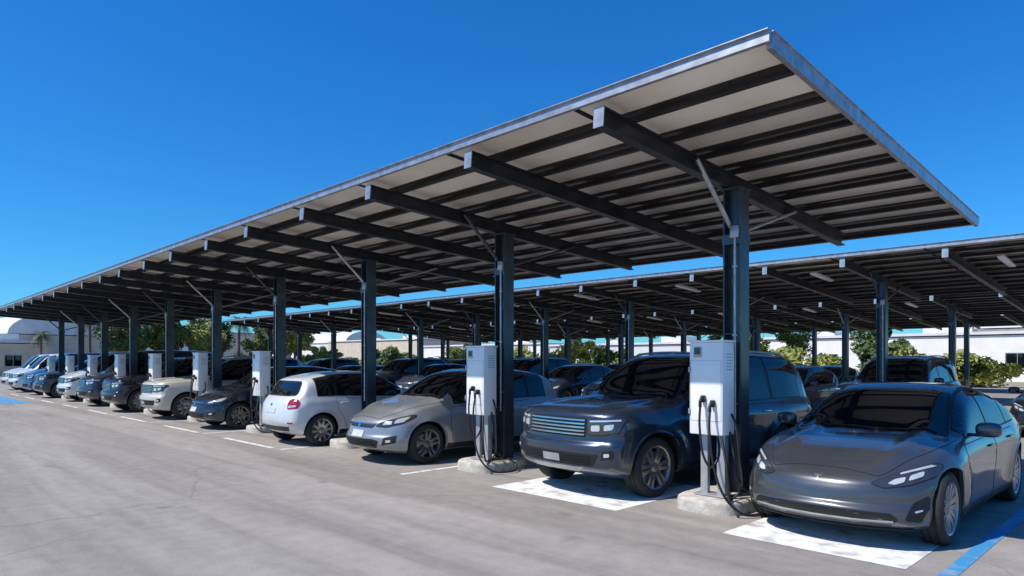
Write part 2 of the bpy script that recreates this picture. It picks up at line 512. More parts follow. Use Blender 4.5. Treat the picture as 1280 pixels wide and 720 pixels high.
SEDAN=dict(L=4.69,paint=P_char,R=.34,tw=.235,ax=(.84,3.72),rim=(7,'wide',M_rims),
 T=[(0,.645),(.15,.72),(.5,.83),(1.0,.915),(1.3,.955),(1.45,1.02),(1.8,1.215),(2.15,1.375),(2.5,1.44),(2.85,1.44),(3.3,1.37),(3.8,1.22),(4.15,1.11),(4.45,1.07),(4.6,1.04),(4.69,.96)],
 zs=[(0,.60),(.15,.675),(.5,.795),(1.0,.875),(1.4,.905),(2.4,.92),(3.4,.95),(4.2,.98),(4.5,.96),(4.69,.88)],
 w=[(0,.77),(.1,.83),(.4,.90),(.9,.925),(2.3,.915),(3.6,.925),(4.2,.89),(4.6,.82),(4.69,.78)],
 zb=[(0,.20),(.25,.16),(1,.15),(3.8,.16),(4.4,.22),(4.69,.32)],
 bow=[(0,.40),(1.3,.17),(2.3,0),(3.5,-.04),(4.2,-.15),(4.69,-.3)],
 leanf=[(.16,.12),(.27,.01),(.36,0),(.43,.05),(.50,.055),(.58,.07),(.70,.13)],leanr=LR,rf=.1,rr=.08,gap=.035,ridge=.014,flare=.024,hoodridge=.030,
 wind=(1.33,2.16),rglass=(1.12,1.36,.60,.50),panes=[(1.45,2.52),(2.58,3.36),(3.40,3.78)],
 doors=[[(1.42,.30),(1.36,.60),(1.40,.87),(2.56,.89),(2.56,.30),(2.4,.25),(1.5,.25)],[(2.59,.30),(2.59,.89),(3.50,.92),(3.46,.72),(3.30,.52),(3.18,.30),(3.1,.25),(2.7,.25)]],
 handles=[(2.36,.80),(3.26,.83)],mirror=1.62,mmat=P_char,
 hl=rnd([(.44,.600),(.60,.685),(.82,.765),(.865,.745),(.85,.66),(.72,.595),(.54,.565)],.02,3),
 hli=[rnd([(.56,.600),(.60,.635),(.67,.655),(.67,.615),(.61,.592)],.012,3),rnd([(.695,.625),(.695,.665),(.77,.70),(.775,.66)],.012,3),rnd([(.62,.683),(.80,.750),(.83,.742),(.81,.733),(.63,.672)],.004,2)],
 tl=rnd([(.40,.90),(.78,.92),(.80,.84),(.62,.80),(.42,.82)],.03,3),
 hood=[(.50,.16),(.72,.55),(.80,.95),(.82,1.27)],
 front=[('lower_grille',[(sym([(.58,.225),(.66,.30),(.60,.355),(.30,.365)],.02),.004,0),(sym([(.62,.275),(.62,.287)],.003),.014,1)],[M_dark,M_grey]),
        ('bumper_lip',[(sym([(.72,.195),(.74,.212)],.004),.016,0)],[M_dark]),
        ('emblem',[(sym([(.010,.585),(.010,.615),(.034,.619),(.038,.631)],.003),.006,0)],[M_chrome])]
        +both('fog_lamp_trim',[(.70,.29),(.74,.44),(.83,.50),(.84,.40),(.79,.27)],.015,.004,[M_dark,M_lens],[(.76,.36),(.80,.37),(.80,.385),(.76,.375)]),
 sill=True)
SUV=dict(L=4.95,paint=P_navy,R=.375,tw=.265,ax=(.88,3.80),rim=(6,'wide',M_rims),
 T=[(0,1.07),(.1,1.11),(.5,1.145),(1.0,1.175),(1.32,1.20),(1.45,1.26),(1.75,1.51),(2.05,1.71),(2.35,1.795),(3.2,1.84),(4.2,1.81),(4.55,1.76),(4.75,1.56),(4.88,1.27),(4.95,1.16)],
 zs=[(0,.98),(.1,1.035),(.5,1.07),(1.3,1.09),(2.5,1.10),(4.0,1.12),(4.7,1.11),(4.95,1.05)],
 w=[(0,.90),(.1,.94),(.5,.97),(1,.98),(4,.98),(4.6,.94),(4.95,.87)],
 zb=[(0,.32),(.3,.26),(4.5,.28),(4.95,.42)],
 bow=[(0,.22),(1.3,.12),(2.4,0),(3.8,0),(4.5,-.05),(4.95,-.12)],
 leanf=[(.3,.10),(.42,.01),(.56,0),(.66,.0),(.72,.055),(1.02,.07),(1.16,.14)],leanr=[(.3,-.08),(.5,0),(.9,-.03),(1.2,-.04)],rf=.08,rr=.08,gap=.06,ridge=.018,flare=.040,k=.24,n=7,hoodridge=.032,
 wind=(1.37,2.12),rglass=(1.16,1.62,.66,.60),panes=[(1.5,2.55),(2.62,3.52),(3.60,4.42)],
 doors=[[(1.46,.45),(1.42,.80),(1.45,1.05),(2.58,1.07),(2.58,.45),(2.45,.38),(1.55,.38)],[(2.615,.45),(2.615,1.07),(3.56,1.08),(3.54,.88),(3.36,.72),(3.27,.50),(3.2,.38),(2.72,.38)]],
 handles=[(2.38,.95),(3.32,.97)],mirror=1.68,hmat=M_chrome,mmat=P_navy,
 hl=rnd([(.535,.80),(.535,.985),(.90,1.01),(.925,.97),(.90,.84),(.72,.80)],.02,3),
 hli=[rnd([(.56,.950),(.56,.968),(.89,.99),(.90,.970)],.006,2),rnd([(.58,.84),(.58,.91),(.69,.92),(.69,.845)],.02,3),rnd([(.74,.85),(.74,.92),(.85,.935),(.84,.87)],.02,3)],
 tl=rnd([(.70,.86),(.70,1.06),(.88,1.06),(.88,.86)],.03,3),
 hood=[(.60,.10),(.74,.40),(.82,.9),(.84,1.3)],
 front=[('grille',[(sym([(.51,.765),(.515,1.005)],.03),.004,0)]+[(sym([(.495,z),(.495,z+.018)],.004),.018,1) for z in (.785,.828,.871,.914,.957)],[M_seam,M_chrome]),
        ('lower_grille',[(sym([(.64,.42),(.72,.57)],.03),.004,0)]+[(sym([(.6,z),(.6,z+.012)],.003),.012,0) for z in (.45,.48,.51,.54)],[M_dark]),
        ('skid_plate',[(sym([(.40,.345),(.50,.405)],.015),.012,0)],[M_rims]),
        ('license_plate',[(rect(-.15,.15,.45,.54,.01),.016,0)],[M_grey])]+both('fog_lamp',[(.74,.50),(.88,.53),(.88,.63),(.76,.61)],.015,.004,[M_dark,M_lens],[(.78,.54),(.84,.55),(.84,.59),(.78,.585)]),
 sill=True,rails=(2.2,4.4),arch=P_navy)
VAN=dict(SUV,L=4.9,paint=P_white,R=.34,tw=.22,ax=(.86,3.85),rim=(5,'single',M_rims),
 T=[(0,1.02),(.1,1.07),(.5,1.17),(.85,1.26),(.95,1.32),(1.3,1.68),(1.65,1.98),(1.95,2.08),(3,2.12),(4.4,2.10),(4.7,2.04),(4.82,1.8),(4.88,1.5),(4.9,1.3)],
 zs=[(0,.94),(.1,.99),(.5,1.08),(.9,1.15),(2,1.18),(4.7,1.18),(4.9,1.12)],w=[(0,.86),(.1,.90),(.5,.95),(4.6,.95),(4.9,.92)],
 bow=[(0,.25),(.9,.16),(2,0),(4.5,0),(4.9,-.04)],k=.14,
 wind=(.90,1.70),rglass=(1.26,1.80,.62,.58),panes=[(1.15,2.0)],hood=[(.60,.12),(.72,.35),(.78,.6),(.80,.84)],
 doors=[[(1.28,.42),(1.26,.70),(1.22,1.12),(2.05,1.14),(2.05,.42),(1.95,.34),(1.35,.34)],[(2.09,.42),(2.09,1.14),(3.30,1.14),(3.30,.42),(3.2,.34),(2.2,.34)]],
 handles=[(1.9,1.0),(2.25,1.0)],mirror=1.25,rails=None)
VAN['hmat']=M_dark; VAN['mmat']=M_dark; VAN['arch']=P_white
MPV=dict(L=4.3,paint=P_silv,R=.33,tw=.215,ax=(.82,3.46),rim=(5,'wide',M_rimd),
 T=[(0,.74),(.12,.81),(.5,.93),(.95,1.03),(1.08,1.07),(1.5,1.30),(1.9,1.48),(2.3,1.555),(2.9,1.56),(3.5,1.50),(3.9,1.40),(4.1,1.20),(4.24,1.02),(4.3,.93)],
 zs=[(0,.66),(.12,.73),(.5,.86),(1.0,.94),(2,.97),(3.3,1.01),(4.0,1.01),(4.2,.93),(4.3,.85)],
 w=[(0,.78),(.1,.82),(.5,.87),(1,.885),(3.3,.885),(4,.84),(4.3,.76)],
 zb=[(0,.25),(.25,.19),(3.9,.2),(4.3,.34)],
 bow=[(0,.34),(1.1,.18),(2.1,0),(3.2,0),(3.9,-.1),(4.3,-.2)],
 leanf=[(.2,.08),(.33,0),(.44,0),(.50,.03),(.7,.08),(.85,.17)],leanr=LR,gap=.045,k=.30,ridge=.016,flare=.024,hoodridge=.024,
 wind=(1.10,1.95),rglass=(1.06,1.34,.56,.50),panes=[(1.28,2.22),(2.28,3.10),(3.16,3.62)],
 doors=[[(1.32,.34),(1.27,.62),(1.30,.91),(2.25,.94),(2.25,.34),(2.12,.28),(1.4,.28)],[(2.28,.34),(2.28,.94),(3.16,.97),(3.12,.74),(2.98,.56),(2.92,.36),(2.84,.28),(2.4,.28)]],
 handles=[(2.06,.84),(2.96,.87)],mirror=1.50,
 hl=rnd([(.40,.63),(.46,.69),(.66,.76),(.79,.82),(.82,.78),(.78,.68),(.60,.62)],.03,3),
 hli=[rnd([(.52,.655),(.54,.69),(.64,.72),(.66,.665)],.02,3),rnd([(.68,.68),(.68,.74),(.78,.79),(.77,.70)],.015,3)],
 tl=rnd([(.60,.78),(.56,1.0),(.74,1.02),(.78,.86),(.74,.76)],.03,3),
 hood=[(.40,.14),(.62,.45),(.74,.8),(.78,1.04)],
 front=[('grille',[(sym([(.34,.60),(.40,.655)],.015),.004,0),(sym([(.36,.66),(.42,.676)],.004),.012,1)],[M_dark,M_chrome]),
        ('lower_grille',[(sym([(.44,.28),(.52,.40),(.40,.43)],.03),.004,0)]+[(sym([(.42,z),(.42,z+.014)],.003),.012,0) for z in (.31,.345,.38)],[M_dark]),
        ('emblem',[(sym([(.02,.598),(.045,.63),(.02,.665)],.01),.016,0)],[M_chrome]),
        ('license_plate',[(rect(-.17,.17,.45,.555,.01),.012,0)],[M_plate])]+both('fog_lamp',[(.56,.33),(.60,.46),(.76,.50),(.76,.38)],.02,.004,[M_dark,M_lens],[(.63,.38),(.70,.39),(.70,.43),(.63,.42)]),sill=True)
HATCH=dict(MPV,L=4.05,paint=P_white,R=.315,tw=.2,ax=(.80,3.36),rim=(10,'single',M_rims),
 T=[(0,.72),(.12,.79),(.5,.90),(.95,.99),(1.1,1.04),(1.5,1.26),(1.9,1.42),(2.3,1.48),(2.8,1.475),(3.3,1.41),(3.62,1.33),(3.82,1.12),(3.96,.98),(4.05,.90)],
 zs=[(0,.66),(.12,.72),(.5,.84),(1.0,.91),(2,.94),(3.2,.98),(3.75,.98),(3.95,.90),(4.05,.82)],
 w=[(0,.76),(.1,.80),(.5,.85),(1,.865),(3.2,.865),(3.8,.82),(4.05,.75)],
 zb=[(0,.25),(.25,.19),(3.7,.2),(4.05,.30)],
 bow=[(0,.34),(1.1,.18),(2.1,0),(3.1,0),(3.7,-.1),(4.05,-.2)],
 rglass=(1.01,1.27,.60,.52),panes=[(1.28,2.18),(2.24,3.0),(3.06,3.45)],
 doors=[[(1.32,.34),(1.27,.62),(1.30,.88),(2.2,.91),(2.2,.34),(2.1,.28),(1.4,.28)],[(2.23,.34),(2.23,.91),(3.06,.94),(3.02,.74),(2.88,.56),(2.82,.36),(2.74,.28),(2.35,.28)]],
 handles=[(2.02,.82),(2.86,.85)],
 tl=rnd([(.56,.74),(.53,.93),(.68,.96),(.76,.86),(.76,.76)],.03,3),tli=rnd([(.58,.77),(.57,.81),(.72,.83),(.72,.79)],.01,2),
 rear=[('license_plate',[(rect(-.20,.20,.66,.76,.01),.010,0)],[M_plate]),
       ('rear_bumper_insert',[(sym([(.50,.30),(.60,.40)],.03),.005,0)],[M_dark]),
       ('emblem',[(sym([(.02,.80),(.04,.825),(.02,.85)],.01),.010,0)],[M_chrome])]+both('reflector',[(.58,.46),(.70,.46),(.70,.49),(.58,.49)],.01,.008,[M_red]))
CARS={}
for nm,sp in (('sedan',SEDAN),('suv',SUV),('mpv',MPV),('hatch',HATCH),('van',VAN)):
    CARS[nm]=(build_car(sp),sp)
def place_by_wheel(root,sp,wx,wy,rot,axle=0,lx=1):
    L=sp['L']; p=Vector((lx*(max(q[1] for q in sp['w'])-.03),sp['ax'][axle]-L/2,0))
    p=Matrix.Rotation(rot,3,'Z')@p
    root.location=(wx-p.x,wy-p.y,.002); root.rotation_euler=(0,0,rot)
def copy_thing(root,loc,rot,newpaint=None,oldpaint=None):
    r=root.copy(); link(r); r.location=loc; r.rotation_euler=(0,0,rot)
    def rec(o,parent):
        for ch in o.children:
            n=ch.copy(); link(n); n.parent=parent
            if newpaint is not None:
                for sl in n.material_slots:
                    if sl.material==oldpaint:
                        sl.link='OBJECT'; sl.material=newpaint
            rec(ch,n)
    rec(root,r)
    return r
G1='cars parked under the solar canopy'
sed,suv,mpv,hat,van=[CARS[k][0] for k in ('sedan','suv','mpv','hatch','van')]
place_by_wheel(sed,SEDAN,-1.66,7.25,math.radians(-.5))
meta(sed,'dark grey electric sedan parked beside a charging station','car',G1)
place_by_wheel(suv,SUV,-4.79,7.17,math.radians(-6))
meta(suv,'dark slate blue SUV with chrome slat grille by a charging cabinet','SUV',G1)
place_by_wheel(mpv,MPV,-8.98,6.82,math.radians(-2))
meta(mpv,'silver compact car with dark wheels parked nose out','car',G1)
place_by_wheel(hat,HATCH,-12.35,6.75,math.pi,1,-1)
meta(hat,'small silver white hatchback reversed with its tail towards the aisle','car',G1)
def add_car(kind,x,y,rot,pt,label,cat='car'):
    root,sp=CARS[kind]
    r=copy_thing(root,(x,y,.002),rot,pt,sp['paint'])
    meta(r,label,cat,G1); return r
def yc(kind): return CARS[kind][1]['L']/2
van.location=(-33.4,6.2+yc('van'),.002); meta(van,'tall white van parked under the canopy','van',G1)
row1=[('mpv',-17.6,6.1,P_black,'dark blue compact car parked nose out beside a charging cabinet'),
('suv',-21.6,6.1,P_cream,'cream SUV parked nose out under the canopy'),
('suv',-25.5,6.0,P_black,'dark blue SUV parked nose out under the canopy'),
('van',-29.4,6.1,P_navy,'slate blue van parked under the canopy'),
('suv',-37.3,6.0,P_black,'dark blue SUV parked under the canopy'),
('van',-41.0,6.1,P_blue,'mid blue van parked at the end of the canopy'),
('van',-45.0,6.1,P_white,'tall white van parked just past the end of the canopy'),
('van',-49.0,6.3,P_cream,'cream van parked just past the end of the canopy')]
for k,x,y,p,l in row1: add_car(k,x,y+yc(k),0,p,l,{'suv':'SUV','van':'van'}.get(k,'car'))
cnames={P_char:'dark grey',P_navy:'slate blue',P_silv:'silver',P_white:'silver white',P_black:'dark blue',P_cream:'cream',P_blue:'mid blue',P_grey:'grey'}
seq=['sedan','suv','mpv','sedan','hatch','mpv','suv','sedan','mpv','suv','sedan']
pc=[P_black,P_black,P_char,P_black,P_navy,P_char,P_navy,P_black,P_grey,P_char,P_navy]
for i in range(15):
    k=seq[i%11]; p=pc[(i*3)%11]
    add_car(k,-2.2-2.85*i-(.8 if i else 0),17.9+yc(k)+random.uniform(-.2,.2),random.uniform(-.02,.02),p,cnames[p]+' '+('SUV' if k=='suv' else 'car')+' parked under the second solar canopy','SUV' if k=='suv' else 'car')
for i in range(13):
    k=seq[(i*3+1)%11]; p=pc[(i*5+2)%11]
    add_car(k,-9-2.95*i,29.5+yc(k),0,p,cnames[p]+' '+('SUV' if k=='suv' else 'car')+' parked under the third solar canopy','SUV' if k=='suv' else 'car')
# ------------------------------------------------------------------ canopy
SL=.067; ANG=-math.atan(SL); SP=3.97
ROWS=5; DEP=6.65; PL=DEP/ROWS
def m_back():
    m,N,L,B=newmat('panel_backsheet')
    tc=N.new('ShaderNodeTexCoord'); ob=N.new('ShaderNodeNewGeometry'); sep=N.new('ShaderNodeSeparateXYZ'); L.new(tc.outputs['UV'],sep.inputs[0])
    oi=N.new('ShaderNodeObjectInfo')
    a=N.new('ShaderNodeMath'); a.operation='MULTIPLY'; a.inputs[1].default_value=2; L.new(sep.outputs['Y'],a.inputs[0])
    fr=N.new('ShaderNodeMath'); fr.operation='FRACT'; L.new(a.outputs[0],fr.inputs[0])
    gt=N.new('ShaderNodeMath'); gt.operation='GREATER_THAN'; L.new(fr.outputs[0],gt.inputs[0])
    th=N.new('ShaderNodeMath'); th.operation='MULTIPLY_ADD'; th.inputs[1].default_value=.12; th.inputs[2].default_value=.58; L.new(oi.outputs['Random'],th.inputs[0]); L.new(th.outputs[0],gt.inputs[1])
    nz=N.new('ShaderNodeTexNoise'); nz.inputs['Scale'].default_value=1.3; nz.inputs['Detail'].default_value=6; L.new(ob.outputs['Position'],nz.inputs['Vector'])
    r=N.new('ShaderNodeValToRGB'); r.color_ramp.elements[0].position=.3; r.color_ramp.elements[1].position=.7
    r.color_ramp.elements[0].color=(.80,.70,.56,1); r.color_ramp.elements[1].color=(.94,.88,.78,1); L.new(nz.outputs['Fac'],r.inputs['Fac'])
    r2=N.new('ShaderNodeValToRGB'); r2.color_ramp.elements[0].color=(.03,.026,.022,1); r2.color_ramp.elements[1].color=(.09,.08,.07,1); L.new(nz.outputs['Fac'],r2.inputs['Fac'])
    mx=N.new('ShaderNodeMix'); mx.data_type='RGBA'; L.new(gt.outputs[0],mx.inputs['Factor']); L.new(r.outputs['Color'],mx.inputs['A']); L.new(r2.outputs['Color'],mx.inputs['B'])
    hs=N.new('ShaderNodeHueSaturation'); mv=N.new('ShaderNodeMath'); mv.operation='MULTIPLY_ADD'; mv.inputs[1].default_value=.45; mv.inputs[2].default_value=.65
    L.new(oi.outputs['Random'],mv.inputs[0]); L.new(mv.outputs[0],hs.inputs['Value']); L.new(mx.outputs['Result'],hs.inputs['Color'])
    L.new(hs.outputs['Color'],B.inputs['Base Color']); B.inputs['Roughness'].default_value=.3
    return m
def m_pv():
    m,N,L,B=newmat('photovoltaic_cells')
    tc=N.new('ShaderNodeTexCoord'); br=N.new('ShaderNodeTexBrick'); br.offset=0; br.inputs['Scale'].default_value=6
    br.inputs['Color1'].default_value=(.008,.014,.04,1); br.inputs['Color2'].default_value=(.01,.018,.05,1); br.inputs['Mortar'].default_value=(.3,.32,.35,1)
    br.inputs['Mortar Size'].default_value=.01; br.inputs['Brick Width'].default_value=1; br.inputs['Row Height'].default_value=1
    L.new(tc.outputs['UV'],br.inputs['Vector']); L.new(br.outputs['Color'],B.inputs['Base Color']); B.inputs['Roughness'].default_value=.12
    return m
M_back=m_back(); M_pv=m_pv()
def panel_mesh(w,l):
    bm=bmesh.new()
    box(bm,(0,0,-.0175),(w,l,.035),1)
    bm.normal_update()
    for f in bm.faces:
        if f.normal.z>.5: f.material_index=2
        elif f.normal.z<-.5: f.material_index=0
    bm.faces.ensure_lookup_table()
    bot=[f for f in bm.faces if f.material_index==0][0]
    r=bmesh.ops.inset_individual(bm,faces=[bot],thickness=.03,depth=-.02)
    for f in r['faces']: f.material_index=1
    uv=bm.loops.layers.uv.new('UVMap')
    for f in bm.faces:
        for lp in f.loops: lp[uv].uv=(lp.vert.co.x/w+.5,lp.vert.co.y/l+.5)
    return finish(bm,'solar_panel',[M_back,M_purl,M_pv])
_p=panel_mesh(SP/2-.02,PL-.02); PANEL=_p.data; bpy.data.objects.remove(_p)
def isec(bm,length,d,w,tf,tw,axis='y',mi=0):
    pr=[(-w/2,0),(w/2,0),(w/2,-tf),(tw/2,-tf),(tw/2,-d+tf),(w/2,-d+tf),(w/2,-d),(-w/2,-d),(-w/2,-d+tf),(-tw/2,-d+tf),(-tw/2,-tf),(-w/2,-tf)]
    if axis=='y': A=[bm.verts.new((x,0,z)) for x,z in pr];B=[bm.verts.new((x,length,z)) for x,z in pr]
    else: A=[bm.verts.new((z+d/2,x,0)) for x,z in pr];B=[bm.verts.new((z+d/2,x,length)) for x,z in pr]
    n=len(pr)
    for i in range(n): bm.faces.new((A[i],A[(i+1)%n],B[(i+1)%n],B[i])).material_index=mi
    bm.faces.new(A[::-1]);bm.faces.new(B)
    bmesh.ops.recalc_face_normals(bm,faces=bm.faces)
bm=bmesh.new(); isec(bm,6.05,.19,.11,.014,.012); box(bm,(0,-.005,-.095),(.12,.01,.20),1); _b=finish(bm,'beam',[M_beam,M_galv]); BEAM=_b.data; bpy.data.objects.remove(_b)
bm=bmesh.new(); isec(bm,3.86,.22,.21,.018,.014,'z')
box(bm,(0,0,.012),(.34,.34,.024)); box(bm,(0,0,3.87),(.26,.26,.02)); box(bm,(0,0,3.25),(.235,.235,.12))
for z in (1.0,2.1): box(bm,(0,0,z),(.182,.20,.012))
for sx in (-.13,.13):
    for sy in (-.13,.13): box(bm,(sx,sy,.04),(.03,.03,.03))
_c=finish(bm,'column',[M_steel]); COLM=_c.data; bpy.data.objects.remove(_c)
bm=bmesh.new(); box(bm,(0,0,0),(.14,1.25,.05),0,.012); box(bm,(0,0,.04),(.06,.9,.04)); _c=finish(bm,'white_bar',[M_cab],smooth=40); WBAR=_c.data; bpy.data.objects.remove(_c)  # plain white bar with a narrower strip on top, hung below the panels
bm=bmesh.new(); tube(bm,[(.05,-.125,.9),(.05,-.125,3.15)],.016,8)
for z in (1.2,2.0,2.8): box(bm,(.05,-.116,z),(.06,.03,.02))
box(bm,(.05,-.13,3.2),(.10,.05,.14),0,.005)
_c=finish(bm,'conduit',[M_galv],smooth=50); CND=_c.data; bpy.data.objects.remove(_c)
def canopy(y0,x1,nb,detail,label,colx0,wbars=False,dz=0):
    x0=x1-nb*SP/2
    root=empty('solar_carport',((x0+x1)/2,y0+2.45,0)); meta(root,label,'solar carport','solar carports over the parking rows')
    ox,oy=root.location.x,root.location.y
    zt=lambda y: 4.2+dz-SL*(y-y0)
    def put(me,nm,x,y,z,rot=(0,0,0)): return inst(me,nm,root,(x-ox,y-oy,z),rot)
    cnt=0; rest=bmesh.new(); have=False
    for b in range(nb):
        for r in range(ROWS):
            x=x1-(b+.5)*SP/2; y=y0+(r+.5)*PL
            if detail and cnt<100:
                put(PANEL,'solar_panel',x,y,zt(y)+random.uniform(-.004,.004),(ANG+random.uniform(-.002,.002),0,0)); cnt+=1
            else:
                Mx=Matrix.Translation((x-ox,y-oy,zt(y)))@Matrix.Rotation(ANG,4,'X')
                i0=len(rest.verts); rest.from_mesh(PANEL); rest.verts.ensure_lookup_table()
                for v in rest.verts[i0:]: v.co=Mx@v.co
                have=True
    if have:
        o=finish(rest,'solar_panel_array',[M_back,M_purl,M_pv],root); o["kind"]="stuff"
    Lx=x1-x0
    for i in range(10):
        y=y0+(i+.80)*PL/2; bm=bmesh.new()
        box(bm,(0,0,-.035),(Lx-.01,.008,.07)); box(bm,(0,.022,-.003),(Lx-.01,.05,.006)); box(bm,(0,-.022,-.067),(Lx-.01,.05,.006))
        finish(bm,'purlin',[M_purl],root,((x0+x1)/2-ox,y-oy,zt(y)-.037),rot=(ANG,0,0))
    for y,s in ((y0-.03,(Lx+.1,.04,.085)),(y0+DEP+.03,(Lx+.1,.04,.085))):
        bm=bmesh.new(); box(bm,(0,0,-.03),s); box(bm,(0,-.01 if y<y0 else .01,.016),(s[0],.075,.008)); finish(bm,'edge_trim',[M_galv],root,((x0+x1)/2-ox,y-oy,zt(y)),rot=(ANG,0,0))
    for x in (x0-.03,x1+.03):
        bm=bmesh.new(); box(bm,(0,0,-.045),(.045,DEP+.02,.13)); box(bm,(0,0,.022),(.07,DEP+.02,.006)); y=y0+DEP/2
        finish(bm,'edge_trim',[M_galv],root,(x-ox,y-oy,zt(y)),rot=(ANG,0,0))
    k=0; x=colx0
    while x>x0+.2:
        for bx,col in ((x,True),(x-SP/2,False)):
            if bx<x0+.1 or bx>x1-.05: continue
            put(BEAM,'beam',bx-.1*(1 if col else 0),y0+.0,zt(y0)-.112,(ANG,0,0))
            if wbars and not col: put(WBAR,'white_bar',bx+.8,y0+1.6,zt(y0+1.6)-.20,(ANG,0,0))
            if col:
                yc_=y0+2.45
                c=put(COLM,'column',bx,yc_,.0); 
                c.scale=(1,1,(zt(yc_)-.31)/3.88)
                if detail: put(CND,'conduit',bx,yc_,0)
                bm=bmesh.new()
                tube(bm,[(0,-.10,3.28),(-.03,-.80,3.93)],.028,8)
                tube(bm,[(.0,.10,3.22),(-.03,1.78,3.74)],.022,8)
                o=finish(bm,'brace',[M_galv if k%2==0 else M_steel],root,(bx-ox-.02,0,0),smooth=60)
        x-=SP; k+=1
    return root
canopy(5.05,-2.38,20,True,'long dark steel solar carport with tilted panels over parked cars',-3.9)
canopy(16.65,-.40,21,True,'second solar carport with dark steel beams behind the first row',-1.92,True)
canopy(28.3,-1.0,22,False,'third solar carport with dark steel frame and tilted panels',-3.0,True)
canopy(40.0,-3.0,26,False,'fourth solar carport with dark steel frame beside the shrubs',-5.0)
# ------------------------------------------------------------------ chargers
def conc_base():
    bm=bmesh.new()
    N=32
    def ringz(z,ins):
        R_=[]
        for i in range(N):
            a=2*math.pi*i/N; ca,sa=math.cos(a),math.sin(a)
            x=math.copysign(abs(ca)**.6,ca)*(.40-ins); y=math.copysign(abs(sa)**.6,sa)*(.52-ins)
            R_.append(bm.verts.new((x,y,z)))
        return R_
    rs=[ringz(-.02,0),ringz(.11,.0),ringz(.135,.008),ringz(.15,.03)]
    for A,B in zip(rs,rs[1:]):
        for i in range(N): bm.faces.new((A[i],A[(i+1)%N],B[(i+1)%N],B[i]))
    bm.faces.new(rs[-1])
    return finish(bm,'concrete_base',[M_conc],smooth=40)
def charger():
    root=empty('charging_station')
    bm=bmesh.new(); box(bm,(-.11,.05,.54),(.09,.06,.74),0,.006); box(bm,(.12,.03,.54),(.10,.09,.74),0,.006); box(bm,(0,.04,.165),(.40,.22,.016),0,.004)
    finish(bm,'stand',[M_grey],root,smooth=40)
    bm=bmesh.new(); box(bm,(0,0,1.385),(.42,.27,1.05),0,.018); box(bm,(0,0,1.922),(.45,.30,.024),0,.008)
    for z in (1.02,1.70): box(bm,(0,-.1365,z),(.385,.003,.004),1)
    for s in (-.19,.19): box(bm,(s,-.1365,1.36),(.003,.003,.68),1)
    for i in range(6): box(bm,(.2115,.02,1.60+i*.035),(.003,.14,.012),1)
    for z in (1.12,1.6): box(bm,(-.205,-.14,z),(.02,.02,.06),2,.004)
    finish(bm,'cabinet',[M_cab,M_grey,M_grey],root,smooth=40)
    bm=bmesh.new(); box(bm,(-.10,-.139,1.80),(.10,.010,.12),0,.004); box(bm,(-.10,-.1455,1.81),(.075,.004,.075),1)
    finish(bm,'display',[M_grey,M_glass],root,smooth=40)
    for x,z in ((-.02,1.27),(.10,1.22)):
        bm=bmesh.new(); box(bm,(x,-.160,z),(.05,.05,.08),0,.012); tube(bm,[(x,-.165,z+.02),(x,-.215,z-.02),(x,-.22,z-.09)],.019,8,0,4)
        finish(bm,'connector',[M_cable],root,smooth=50)
    bm=bmesh.new(); tube(bm,[(-.02,-.22,1.18),(-.01,-.25,.97),(.05,-.28,.66),(.14,-.26,.52),(.19,-.18,.66),(.14,-.12,.86)],.014,8,0,6); finish(bm,'cable',[M_cable],root,smooth=60)
    bm=bmesh.new(); tube(bm,[(.10,-.22,1.13),(.13,-.28,.9),(.22,-.33,.50),(.34,-.32,.22),(.48,-.20,.05),(.60,.02,.03),(.56,.22,.05),(.42,.26,.16),(.30,.16,.19),(.24,-.04,.18),(.34,-.22,.20),(.33,-.26,.5),(.20,-.15,.86)],.014,8,0,7); finish(bm,'cable',[M_cable],root,smooth=60)
    bm=bmesh.new(); tube(bm,[(.22,.05,1.1),(.28,.04,.95),(.34,.0,.6),(.40,-.06,.32),(.32,-.12,.18),(.22,-.02,.17),(.30,.10,.19),(.42,.04,.24),(.36,-.08,.40),(.26,.0,.7),(.215,.02,.9)],.014,8,0,6); finish(bm,'cable',[M_cable],root,smooth=60)
    return root
cb=conc_base(); ch=charger()
for k in range(10):
    cx=-3.9-SP*k
    o=cb if k==0 else cb.copy()
    if k: link(o)
    o.location=(cx-.08,7.3,0); meta(o,'low rounded concrete base around a steel column','concrete base','column bases')
    if k==2: continue
    c=ch if k==0 else copy_thing(ch,(0,0,0),0)
    c.location=(cx-.08,7.08,.0); 
    meta(c,'white electric vehicle charging cabinet with black cables on metal stand','charging station','charging stations by the columns')
